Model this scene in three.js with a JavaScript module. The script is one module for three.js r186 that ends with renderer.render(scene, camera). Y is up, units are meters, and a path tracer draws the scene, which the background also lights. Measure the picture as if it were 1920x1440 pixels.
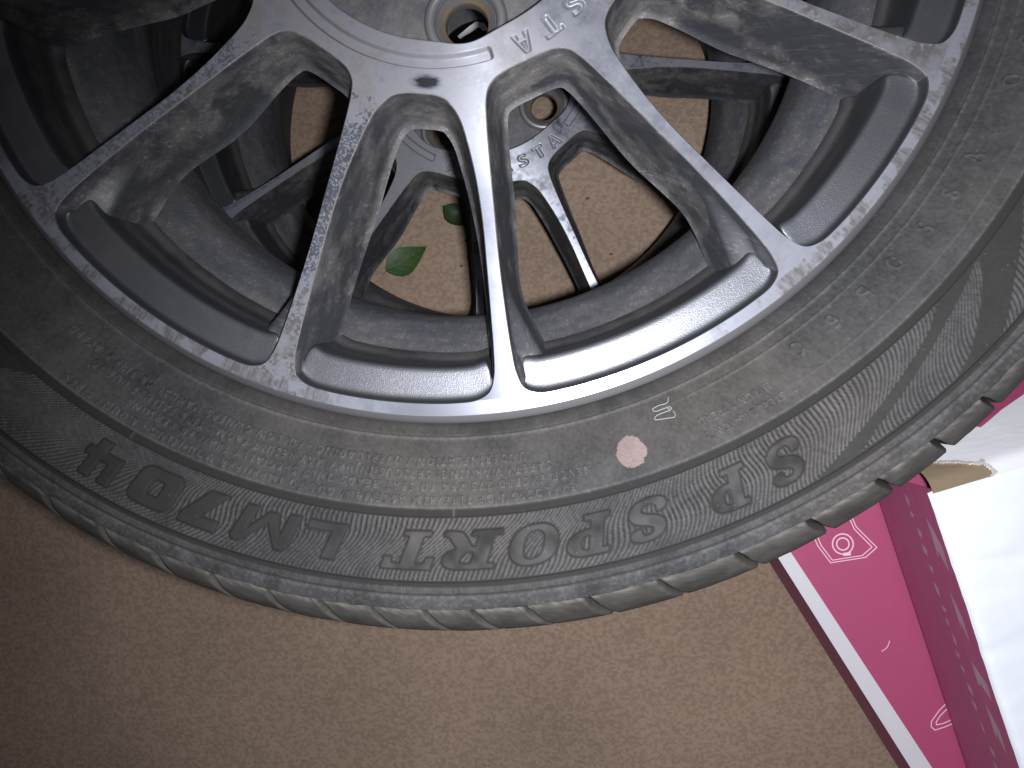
import * as THREE from 'three';
import { mergeGeometries } from 'three/addons/utils/BufferGeometryUtils.js';
import { FontLoader } from 'three/addons/loaders/FontLoader.js';

// ---------------------------------------------------------------- camera, light, exposure
const scene = new THREE.Scene();
const FACE = 0.450;                                   // height of the upper wheel's face above the carpet
const camera = new THREE.PerspectiveCamera(51.28, 4 / 3, 0.02, 30);
camera.position.set(0.0555, 0.7911, 0.2199);
camera.up.set(0, 0, -1);
camera.lookAt(0.0555 - 0.0695, 0.7911 - 0.9976, 0.2199 - 0.0030);
scene.add(camera);
scene.background = new THREE.Color().setRGB(0.080, 0.080, 0.090);   // the dim unlit room
const flash = new THREE.SpotLight(0xf8f8ff, 1.72, 0, THREE.MathUtils.degToRad(56), 1.0, 2);   // the phone's flash
flash.position.set(0.0720, 0.7920, 0.2240);
flash.target.position.set(0.138, 0.30, 0.292);
flash.castShadow = true; flash.shadow.radius = 0.28; flash.shadow.mapSize.set(2048, 2048);
flash.shadow.camera.near = 0.05; flash.shadow.camera.far = 4; flash.shadow.bias = -0.0005;
scene.add(flash, flash.target);
const renderer = new THREE.WebGLRenderer({ antialias: true });
renderer.setSize(1024, 768);
renderer.toneMapping = THREE.LinearToneMapping;
renderer.toneMappingExposure = 1.0;
renderer.shadowMap.enabled = true;

// ---------------------------------------------------------------- helpers
const mm = 0.001, D2R = Math.PI / 180;
const clamp = (x, a = 0, b = 1) => Math.min(b, Math.max(a, x));
const lerp = (a, b, t) => a + (b - a) * t;
const smooth = (a, b, x) => { const t = clamp((x - a) / (b - a)); return t * t * (3 - 2 * t); };
const gauss = (x, s) => Math.exp(-(x * x) / (s * s));
function rng(seed) { let s = seed >>> 0; return () => { s = (s + 0x6D2B79F5) | 0; let t = Math.imul(s ^ (s >>> 15), 1 | s); t = (t + Math.imul(t ^ (t >>> 7), 61 | t)) ^ t; return ((t ^ (t >>> 14)) >>> 0) / 4294967296; }; }
function h3(x, y, z) { let h = Math.imul(x, 374761393) ^ Math.imul(y, 668265263) ^ Math.imul(z, 2147483647 ^ 0x5bd1e995); h = Math.imul(h ^ (h >>> 13), 1274126177); h ^= h >>> 16; return (h >>> 0) / 4294967295; }
function vnoise(x, y, z) {
  const xi = Math.floor(x), yi = Math.floor(y), zi = Math.floor(z);
  let u = x - xi, v = y - yi, w = z - zi; u = u * u * (3 - 2 * u); v = v * v * (3 - 2 * v); w = w * w * (3 - 2 * w);
  const L = (a, b, t) => a + (b - a) * t;
  return L(L(L(h3(xi, yi, zi), h3(xi + 1, yi, zi), u), L(h3(xi, yi + 1, zi), h3(xi + 1, yi + 1, zi), u), v),
           L(L(h3(xi, yi, zi + 1), h3(xi + 1, yi, zi + 1), u), L(h3(xi, yi + 1, zi + 1), h3(xi + 1, yi + 1, zi + 1), u), v), w);
}
function fbm(x, y, z, oct = 4) { let a = 0.5, s = 0, n = 0; for (let i = 0; i < oct; i++) { s += a * vnoise(x, y, z); n += a; x = x * 2.03 + 17.1; y = y * 2.03 + 5.3; z = z * 2.03 + 9.7; a *= 0.55; } return s / n; }
function table(pts) { return (x) => { if (x <= pts[0][0]) return pts[0][1]; for (let i = 1; i < pts.length; i++) if (x <= pts[i][0]) { const [a, b] = pts[i - 1], [c, d] = pts[i]; return b + (d - b) * (x - a) / (c - a); } return pts[pts.length - 1][1]; }; }
const counts = {};
function numbered(n) { counts[n] = (counts[n] ?? -1) + 1; return counts[n] ? `${n}_${String(counts[n]).padStart(3, '0')}` : n; }
function part(name, geo, mat, parent) { const m = new THREE.Mesh(geo, mat); m.name = name; m.castShadow = m.receiveShadow = true; parent.add(m); return m; }
function thing(name, label, category, pos, group) { const g = new THREE.Group(); g.name = numbered(name); g.position.set(...pos); g.userData = { label, category }; if (group) g.userData.group = group; scene.add(g); return g; }
// raw mesh collector: positions, colours, uvs, indices
class Geo {
  constructor() { this.p = []; this.c = []; this.u = []; this.i = []; }
  v(x, y, z, col, u = 0, w = 0) { this.p.push(x, y, z); if (col) this.c.push(col[0], col[1], col[2]); this.u.push(u, w); return this.p.length / 3 - 1; }
  quad(a, b, c, d) { this.i.push(a, b, c, a, c, d); }
  grid(nu, nv, f, closeU = false) {                     // f(i, j) -> [x,y,z,col,u,v]
    const o = this.p.length / 3; for (let j = 0; j < nv; j++) for (let i = 0; i < nu; i++) this.v(...f(i, j));
    const n = closeU ? nu : nu - 1;
    for (let j = 0; j < nv - 1; j++) for (let i = 0; i < n; i++) { const i2 = (i + 1) % nu; this.quad(o + j * nu + i, o + (j + 1) * nu + i, o + (j + 1) * nu + i2, o + j * nu + i2); }
  }
  build() {
    const g = new THREE.BufferGeometry(); g.setAttribute('position', new THREE.Float32BufferAttribute(this.p, 3));
    if (this.c.length) g.setAttribute('color', new THREE.Float32BufferAttribute(this.c, 3));
    g.setAttribute('uv', new THREE.Float32BufferAttribute(this.u, 2)); g.setIndex(this.i); g.computeVertexNormals(); return g;
  }
}
// pick the faces of an indexed geometry by a key per face -> one geometry per key, normals kept
function splitFaces(g, keyOf) {
  const pos = g.attributes.position.array, nor = g.attributes.normal.array, col = g.attributes.color?.array, uv = g.attributes.uv.array, idx = g.index.array, sets = new Map();
  for (let f = 0; f < idx.length; f += 3) { const k = keyOf(idx[f], idx[f + 1], idx[f + 2]); if (!sets.has(k)) sets.set(k, []); sets.get(k).push(idx[f], idx[f + 1], idx[f + 2]); }
  const out = {};
  for (const [k, list] of sets) {
    const map = new Map(), P = [], N = [], C = [], U = [], I = [];
    for (const a of list) { let b = map.get(a); if (b === undefined) { b = map.size; map.set(a, b); P.push(pos[a * 3], pos[a * 3 + 1], pos[a * 3 + 2]); N.push(nor[a * 3], nor[a * 3 + 1], nor[a * 3 + 2]); if (col) C.push(col[a * 3], col[a * 3 + 1], col[a * 3 + 2]); U.push(uv[a * 2], uv[a * 2 + 1]); } I.push(b); }
    const h = new THREE.BufferGeometry(); h.setAttribute('position', new THREE.Float32BufferAttribute(P, 3)); h.setAttribute('normal', new THREE.Float32BufferAttribute(N, 3));
    if (col) h.setAttribute('color', new THREE.Float32BufferAttribute(C, 3)); h.setAttribute('uv', new THREE.Float32BufferAttribute(U, 2)); h.setIndex(I); out[k] = h;
  }
  return out;
}
function polySDF(loops) {                                // signed distance to a set of closed loops (even-odd), negative inside
  const seg = []; for (const L of loops) for (let i = 0; i < L.length; i++) { const a = L[i], b = L[(i + 1) % L.length]; seg.push([a[0], a[1], b[0], b[1]]); }
  return (x, y) => {
    let d = 1e9, inside = false;
    for (const [ax, ay, bx, by] of seg) {
      const ex = bx - ax, ey = by - ay, t = clamp(((x - ax) * ex + (y - ay) * ey) / (ex * ex + ey * ey + 1e-12)), dx = x - ax - ex * t, dy = y - ay - ey * t;
      d = Math.min(d, dx * dx + dy * dy);
      if ((ay > y) !== (by > y) && x < ax + (y - ay) / (by - ay) * ex) inside = !inside;
    }
    d = Math.sqrt(d); return inside ? -d : d;
  };
}
function dataTex(w, h, f, srgb = false) {
  const a = new Uint8Array(w * h * 4);
  for (let j = 0; j < h; j++) for (let i = 0; i < w; i++) { const c = f(i, j), k = (j * w + i) * 4; for (let q = 0; q < 3; q++) { let x = c[q]; if (srgb) x = x <= 0.0031308 ? 12.92 * x : 1.055 * Math.pow(x, 1 / 2.4) - 0.055; a[k + q] = clamp(x) * 255 + 0.5; } a[k + 3] = 255; }
  const t = new THREE.DataTexture(a, w, h); t.wrapS = t.wrapT = THREE.RepeatWrapping; t.magFilter = THREE.LinearFilter; t.minFilter = THREE.LinearMipmapLinearFilter; t.generateMipmaps = true; if (srgb) t.colorSpace = THREE.SRGBColorSpace; t.needsUpdate = true; return t;
}
function canvasTex(cv) { const t = new THREE.CanvasTexture(cv); t.colorSpace = THREE.SRGBColorSpace; t.anisotropy = 4; return t; }
const serif = await new FontLoader().loadAsync('fonts/droid/droid_serif_bold.typeface.json');
const sans = await new FontLoader().loadAsync('fonts/droid/droid_sans_bold.typeface.json');
function glyphLoops(font, ch) {
  const loops = []; for (const s of font.generateShapes(ch, 1)) { const e = s.extractPoints(5); loops.push(e.shape.map((p) => [p.x, p.y])); for (const h of e.holes) loops.push(h.map((p) => [p.x, p.y])); } return loops;
}
function fitLoops(loops, w, h, shear = 0) {              // scales into [0,w] x [0,h] after an italic shear
  const L = loops.map((l) => l.map(([x, y]) => [x + shear * y, y])); let x0 = 1e9, x1 = -1e9, y0 = 1e9, y1 = -1e9;
  for (const l of L) for (const [x, y] of l) { x0 = Math.min(x0, x); x1 = Math.max(x1, x); y0 = Math.min(y0, y); y1 = Math.max(y1, y); }
  return L.map((l) => l.map(([x, y]) => [(x - x0) / (x1 - x0) * w, (y - y0) / (y1 - y0) * h]));
}

// ---------------------------------------------------------------- the carpet
{
  const N = 1536, S = 1.3, tone = new Float32Array(N * N);
  const r = rng(5);
  for (let j = 0; j < N; j++) for (let i = 0; i < N; i++) {
    const x = i / N * S, z = j / N * S;
    const wx = fbm(x * 60, z * 60, 3, 3) - 0.5, wz = fbm(x * 60, z * 60, 8, 3) - 0.5;
    const m = fbm(x * 360 + wx * 1.4, z * 450 + wz * 1.4, 1, 4), q = fbm(x * 700, z * 700, 6, 2);
    tone[j * N + i] = clamp(0.16 + smooth(0.28, 0.70, m) * 0.46 + 0.18 * q + 0.16 * r());
  }
  const map = dataTex(N, N, (i, j) => {
    const x = i / N * S, z = j / N * S, t = tone[j * N + i], b = 0.93 + 0.16 * (fbm(x * 9, z * 9, 4, 3) - 0.5) * 2;
    const sp = 1;
    return [lerp(0.205, 0.38, t) * b * sp, lerp(0.140, 0.284, t) * b * sp, lerp(0.098, 0.208, t) * b * sp];
  }, true);
  const bump = dataTex(N, N, (i, j) => { const t = tone[j * N + i]; return [t, t, t]; });
  const g = new THREE.PlaneGeometry(4, 4); g.rotateX(-Math.PI / 2);
  const uv = g.attributes.uv, ps = g.attributes.position;
  for (let i = 0; i < uv.count; i++) uv.setXY(i, (ps.getX(i) + 0.62) / S, (ps.getZ(i) + 0.45) / S);
  const carpet = part('floor', g, new THREE.MeshStandardMaterial({ map, bumpMap: bump, bumpScale: 0.0006, roughness: 1, metalness: 0 }), scene);
  carpet.userData = { kind: 'structure', label: 'mottled beige brown short-pile carpet under the wheels' };
}

// ---------------------------------------------------------------- rubber: profile of the tyre, mm, y = 0 at the rim face
const TOP = [[233, -14], [235.2, -8], [237.2, -5], [239.5, -3.2], [243, -1], [249, 3.6], [257, 9.2], [264, 13.4], [271, 17], [280, 20.6], [290, 23], [299, 24], [305, 23.2], [310, 21.4], [314.5, 18], [318.5, 13], [322, 6.5], [325, -2], [327, -12], [328, -26], [328.4, -60], [328.6, -94.5]];
const tyreCurve = new THREE.CatmullRomCurve3(TOP.map(([r, y]) => new THREE.Vector3(r, y, 0)), false, 'centripetal');
const TN = 4000, TP = []; { const p = new THREE.Vector3(); let s = 0, pr = null; for (let i = 0; i <= TN; i++) { tyreCurve.getPoint(i / TN, p); if (pr) s += Math.hypot(p.x - pr[0], p.y - pr[1]); pr = [p.x, p.y]; TP.push([s, p.x, p.y]); } }
function tyreAt(s) { let a = 0, b = TN; while (b - a > 1) { const m = (a + b) >> 1; if (TP[m][0] <= s) a = m; else b = m; } const t = clamp((s - TP[a][0]) / (TP[b][0] - TP[a][0])); const R = lerp(TP[a][1], TP[b][1], t), y = lerp(TP[a][2], TP[b][2], t); let dr = TP[b][1] - TP[a][1], dy = TP[b][2] - TP[a][2]; const l = Math.hypot(dr, dy); return [R, y, -dy / l, dr / l]; }
function sOfR(R) { for (let i = 0; i <= TN; i++) if (TP[i][1] >= R) return TP[i][0]; return TP[TN][0]; }
function yOfR(R) { return tyreAt(sOfR(R))[1]; }
const sEnd = TP[TN][0];

// moulded lettering: each glyph as loops in mm, x along reading direction (towards smaller angle), y outwards
const R0 = 286;
const LET = [];
function letter(ch, loops, a0, a1, r0, r1, dark, shear) { const w = (a1 - a0) * D2R * R0; LET.push({ ch, dark, a0, a1, r0, r1, sdf: polySDF(fitLoops(loops, w, r1 - r0, shear)) }); }
const G = (c) => glyphLoops(serif, c);
letter('S', G('S'), 27.9, 31.0, 278.6, 293.4, 0, 0.22); letter('P', G('P'), 22.9, 26.3, 278.8, 293.2, 0, 0.22);
letter('S', G('S'), 16.1, 19.5, 278.6, 293.4, 0, 0.22); letter('P', G('P'), 11.1, 14.9, 278.8, 293.2, 0, 0.22);
letter('O', G('O'), 6.5, 10.4, 278.8, 293.2, 0, 0.22); letter('R', G('R'), 1.1, 6.0, 279, 293, 0, 0.22); letter('T', G('T'), -3.8, 0.2, 279, 293, 0, 0.22);
const sq = (x0, y0, x1, y1, r) => { const o = []; for (const [cx, cy, a] of [[x1 - r, y0 + r, -90], [x1 - r, y1 - r, 0], [x0 + r, y1 - r, 90], [x0 + r, y0 + r, 180]]) for (let k = 0; k <= 5; k++) o.push([cx + r * Math.cos((a + k * 18) * D2R), cy + r * Math.sin((a + k * 18) * D2R)]); return o; };
letter('L', [[[0, 0], [1.55, 0], [1.55, 0.24], [0.5, 0.24], [0.5, 1], [0, 1]]], -10.4, -7.0, 278.4, 292.6, 0.6, 0.36);
letter('M', [[[0, 0], [0.42, 0], [0.42, 0.62], [0.85, 0.06], [1.15, 0.06], [1.58, 0.62], [1.58, 0], [2, 0], [2, 0.9], [1.9, 1], [1.62, 1], [1, 0.34], [0.38, 1], [0.1, 1], [0, 0.9]]], -16.4, -11.0, 278.4, 293.2, 0.9, 0.30);
letter('7', [[[0.12, 1], [1.2, 1], [1.2, 0.74], [0.72, 0], [0.18, 0], [0.70, 0.72], [0.12, 0.72]]], -20.9, -17.5, 278.2, 293.6, 1, 0.12);
letter('0', [sq(0, 0, 1.15, 1, 0.24), sq(0.42, 0.28, 0.74, 0.72, 0.08)], -25.6, -21.5, 278, 293.6, 1, 0.14);
letter('4', [[[0, 0.26], [0.62, 0.26], [0.62, 0], [1.0, 0], [1.0, 0.26], [1.2, 0.26], [1.2, 0.5], [1.0, 0.5], [1.0, 1], [0.66, 1], [0.66, 0.5], [0.36, 0.5], [0.36, 1], [0, 1]]], -30.4, -27.0, 278, 294, 1, 0.12);
// small moulded text, painted to masks that are read as heights
function textMask(w, h, draw) { const c = document.createElement('canvas'); c.width = w; c.height = h; const x = c.getContext('2d'); x.fillStyle = '#000'; x.fillRect(0, 0, w, h); x.fillStyle = '#fff'; draw(x); const d = x.getImageData(0, 0, w, h).data; return (px, py) => { if (px < 0 || py < 0 || px >= w - 1 || py >= h - 1) return 0; const i = px | 0, j = py | 0, u = px - i, v = py - j, q = (a, b) => d[((j + b) * w + i + a) * 4] / 255; return lerp(lerp(q(0, 0), q(1, 0), u), lerp(q(0, 1), q(1, 1), u), v); }; }
const K = 7, WA0 = -62, WA1 = 22;
const warn = textMask(Math.ceil((WA1 - WA0) * D2R * 258 * K), 23 * K, (x) => {
  x.font = `bold ${4.5 * K}px sans-serif`; const rows = ['UNDERINFLATION / OVERLOADING - FOLLOW OWNERS MANUAL OR TIRE PLACARD', 'SAFETY WARNING: SERIOUS INJURY MAY RESULT FROM : TIRE FAILURE DUE TO', 'NEVER EXCEED 275 KPA TO SEAT BEADS ONLY SPECIALLY TRAINED PERSONS', 'EXPLOSION OF TIRE/RIM ASSEMBLY DUE TO IMPROPER MOUNTING - MOUNT TIRES'];
  rows.forEach((t, k) => { const base = (269.6 - [250.0, 255.0, 260.0, 265.2][k]) * K; let px = [60, 50, 34, 42][k] * K; for (const ch of t) { x.fillText(ch, px, base); px += x.measureText(ch).width + 0.62 * K; } });
});
const codes = textMask(Math.ceil(45 * D2R * 254 * K), 14 * K, (x) => { x.font = `bold ${8.2 * K}px sans-serif`; 'DO V8SOB6C'.split('').forEach((ch, k) => x.fillText(ch, (4 + k * 17.4) * K, 10.5 * K)); });
const dotCode = textMask(Math.ceil(20 * D2R * 262 * K), 16 * K, (x) => { x.font = `bold ${4.4 * K}px sans-serif`; x.fillText('STEEL 2 RAYON 2', 2 * K, 6 * K); x.fillText('NYLON 1 TREAD', 4 * K, 12 * K); });
// leaf-shaped ribbed blades
const pl = (pts) => pts.map(([a, r]) => [a * D2R * R0, r]);
const blades = [[], [[34.3, 297.4], [36.5, 293.2], [40.4, 287.7], [45.6, 280.7], [48.9, 276.8], [51.2, 273.7], [51.7, 274.4], [51, 277.5], [49.5, 282.5], [47.5, 288.5], [45.1, 295.0], [43.2, 297.8]], [[46.9, 299], [48.9, 295.2], [51.4, 288.5], [54.5, 281.5], [57.6, 274], [58.4, 274.5], [56.6, 281.6], [53.6, 290], [50.2, 297.4]], [[52, 299], [55.4, 292.5], [59, 284], [63, 274], [64, 274.5], [61.2, 284], [57.2, 294], [55, 298]]];
const bladeS = blades.map((b) => b.length ? polySDF([pl(b)]) : null);
const edge1 = table([[273, 47.2], [278.6, 44.6], [283, 41.3], [288.2, 37.3], [292.4, 34.2], [296.3, 31.6], [298, 29.8]]);
const edgeL = table([[273, -38], [280, -41], [288, -45], [298, -52]]);
function ribbed(a, R) {                                  // mm inside the ribbed ground, negative outside
  if (R < 273.4 || R > 298) return -1; const band = Math.min(R - 273.4, 298 - R);
  let d = Math.min((edge1(R) - a) * D2R * R0 * 0.72, (a - edgeL(R)) * D2R * R0 * 0.8);
  if (a > 30) for (const s of bladeS) if (s) d = Math.max(d, -s(a * D2R * R0, R));
  return Math.min(d, band);
}
const DOT = [18.3, 259.8];
const RUB = [0.011, 0.0105, 0.010], DUST = [0.0500, 0.0492, 0.0480];
function rubber(a, R, y, detail) {                        // -> height (mm), colour, key of the part the point belongs to
  const X = R * Math.sin(a * D2R), Z = R * Math.cos(a * D2R);
  let h = 0, key = 0;
  const big = fbm(X * 0.018, Z * 0.018, 2.2, 3), mid = fbm(X * 0.11, Z * 0.11, 5, 3), fin = fbm(X * 0.9, Z * 0.9, 9, 2);
  let dust = clamp(0.49 + 0.65 * (big - 0.5) + 0.48 * (mid - 0.5) + 0.42 * (fin - 0.5));
  if (detail) {
    const wob = 0.35 * (mid - 0.5);
    if (R < 241) dust *= 0.45 + 0.4 * mid;
    h += 0.55 * gauss(R - 242.3 - wob, 0.55); dust += 0.32 * gauss(R - 242.5 - wob, 0.6) * (0.3 + fin);
    if (a > 20) { const k = smooth(20, 30, a); h += k * 0.4 * gauss(R - 247.4, 0.45); dust += k * 0.28 * gauss(R - 247.4, 0.5) * (0.4 + fin); const k2 = smooth(30, 42, a); h += k2 * 0.25 * gauss(R - 263.4, 0.4); dust += k2 * 0.22 * gauss(R - 263.4, 0.45); }
    if (R > 246.5 && R < 270) {
      const A = a * D2R;
      let t = 0;
      if (a < WA1 && a > WA0) t = warn((WA1 - a) * D2R * 258 * K, (269.6 - R) * K);
      if (a > 29 && a < 72) t = Math.max(t, 0.8 * codes((73 - a) * D2R * 254 * K, (260.6 - R) * K));
      if (a > 19 && a < 33) t = Math.max(t, 0.9 * dotCode((33 - a) * D2R * 262 * K, (269 - R) * K));
      t *= smooth(0.24, 0.5, big + 0.5 * mid);
      h += 0.55 * t; dust += 0.60 * t * (fin * 1.3 - 0.1) - 0.20 * t * (1 - t) * 4;
    }
    const dd = Math.hypot((a - DOT[0]) * D2R * 260, R - DOT[1]) + 2.2 * (fbm(X * 0.45, Z * 0.45, 3, 3) - 0.5);
    if (dd < 6.0) { key = 'dot'; h += 0.18; }
    // groove inside the ribbed band
    const g1 = smooth(269.9, 270.3, R) * (1 - smooth(273.0, 273.5, R)) * (1 - gauss(a - 1.9, 0.12)) * (1 - gauss(a + 27.9, 0.15));
    h -= 0.55 * g1; dust *= 1 - 0.93 * g1; dust += 0.35 * gauss(R - 269.6, 0.5) * (0.4 + 0.8 * fin);
    if (R > 273 && R < 298.4) {
      const rb = ribbed(a, R), m = smooth(0, 0.5, rb);
      // wavy ribs, running back as they go out
      const q = R - 285.5, lean = 0.62 + 0.34 * Math.sin(a * D2R * 9 + 0.6) + (a < -18 ? (-18 - a) * 0.035 : 0);
      const ph = a * D2R * R0 + lean * q + 1.9 * Math.sin(q * 0.27 + a * 0.16) + 0.8 * (big - 0.5) * 6;
      const rib = 0.5 + 0.5 * Math.cos(ph * 2 * Math.PI / 1.95), cut = smooth(0.36, 0.10, rib);
      let letterD = 9, dark = 0, LK = 0;
      for (let k = 0; k < LET.length; k++) { const l = LET[k]; if (a < l.a0 - 0.35 || a > l.a1 + 0.35 || R < l.r0 - 1.2 || R > l.r1 + 1.2) continue; const d = l.sdf((l.a1 - a) * D2R * R0, R - l.r0) - (l.dark < 0.5 ? 0.8 : 0.3); if (d < letterD) { letterD = d; dark = l.dark; LK = k + 1; } }
      const out = smooth(0.25, 0.7, letterD);
      h -= 0.62 * cut * m * out; dust = lerp(dust * 0.22, dust * (1 - 0.9 * cut) * (1.0 + 0.34 * rib), m * out + (1 - out) * 1);
      if (letterD < 0.55) {
        const face = smooth(-0.35, -0.8, letterD), groove = 1 - smooth(0.22, 0.52, Math.abs(letterD - 0.02));
        h += 0.45 * face - 0.55 * groove; const own = lerp(0.27 + 0.95 * (fbm(X * 0.16, Z * 0.16, 41, 2) - 0.5), 0.05 + 0.25 * (mid - 0.3), dark) ;
        dust = lerp(lerp(dust, own, smooth(0.1, -0.5, letterD)), 0.03, groove * 0.92); dust += 0.22 * gauss(letterD + 0.62, 0.22) * (0.6 + 0.5 * (1 - dark));
        if (letterD < 0.45) key = LK;
      }
    }
    const g2 = smooth(298.1, 298.6, R) * (1 - smooth(300.2, 300.8, R)); h -= 0.8 * g2; dust *= 1 - 0.92 * g2;
    if (R > 300.6 && R < 303.2) { const s = 0.5 + 0.5 * Math.cos(a * D2R * 303 * 2 * Math.PI / 1.15); h -= 0.10 * s; dust *= 0.80 + 0.42 * (1 - s) * (0.5 + fin); }
    h -= 0.5 * gauss(R - 303.7 - wob, 0.45); dust *= 1 - 0.7 * gauss(R - 303.7 - wob, 0.5); dust += 0.25 * gauss(R - 304.8 - wob * 2, 0.7) * (0.2 + 1.3 * fin);
    if (R > 303.9) { dust = clamp(dust * 1.05 + 0.22 * (mid - 0.42) + 0.35 * smooth(0.58, 0.75, fin) * mid); h += 0.5 * (fbm(X * 0.25, Z * 0.25, 31, 3) - 0.5); }
    if (h3(Math.round(a * 40), Math.round(R * 2.6), 7) > 0.9984 && fin > 0.5) dust += 0.9;
  }
  dust = clamp(dust, 0, 1.5);
  const w = 0.06 * (big - 0.5);
  return [h, [lerp(RUB[0], DUST[0] + w * 0.2, dust), lerp(RUB[1], DUST[1], dust), lerp(RUB[2], DUST[2] - w * 0.2, dust)], key];
}
const grain = dataTex(256, 256, (i, j) => { const r = h3(i, j, 3) * 0.55 + 0.45 * fbm(i / 5, j / 5, 1, 2); return [r, r, r]; });
const rubberMat = new THREE.MeshPhysicalMaterial({ vertexColors: true, roughness: 0.85, specularIntensity: 0.35, metalness: 0, bumpMap: grain, bumpScale: 0.00012 });
const dotMat = new THREE.MeshStandardMaterial({ vertexColors: true, roughness: 0.7, bumpMap: grain, bumpScale: 0.0002 });
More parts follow.
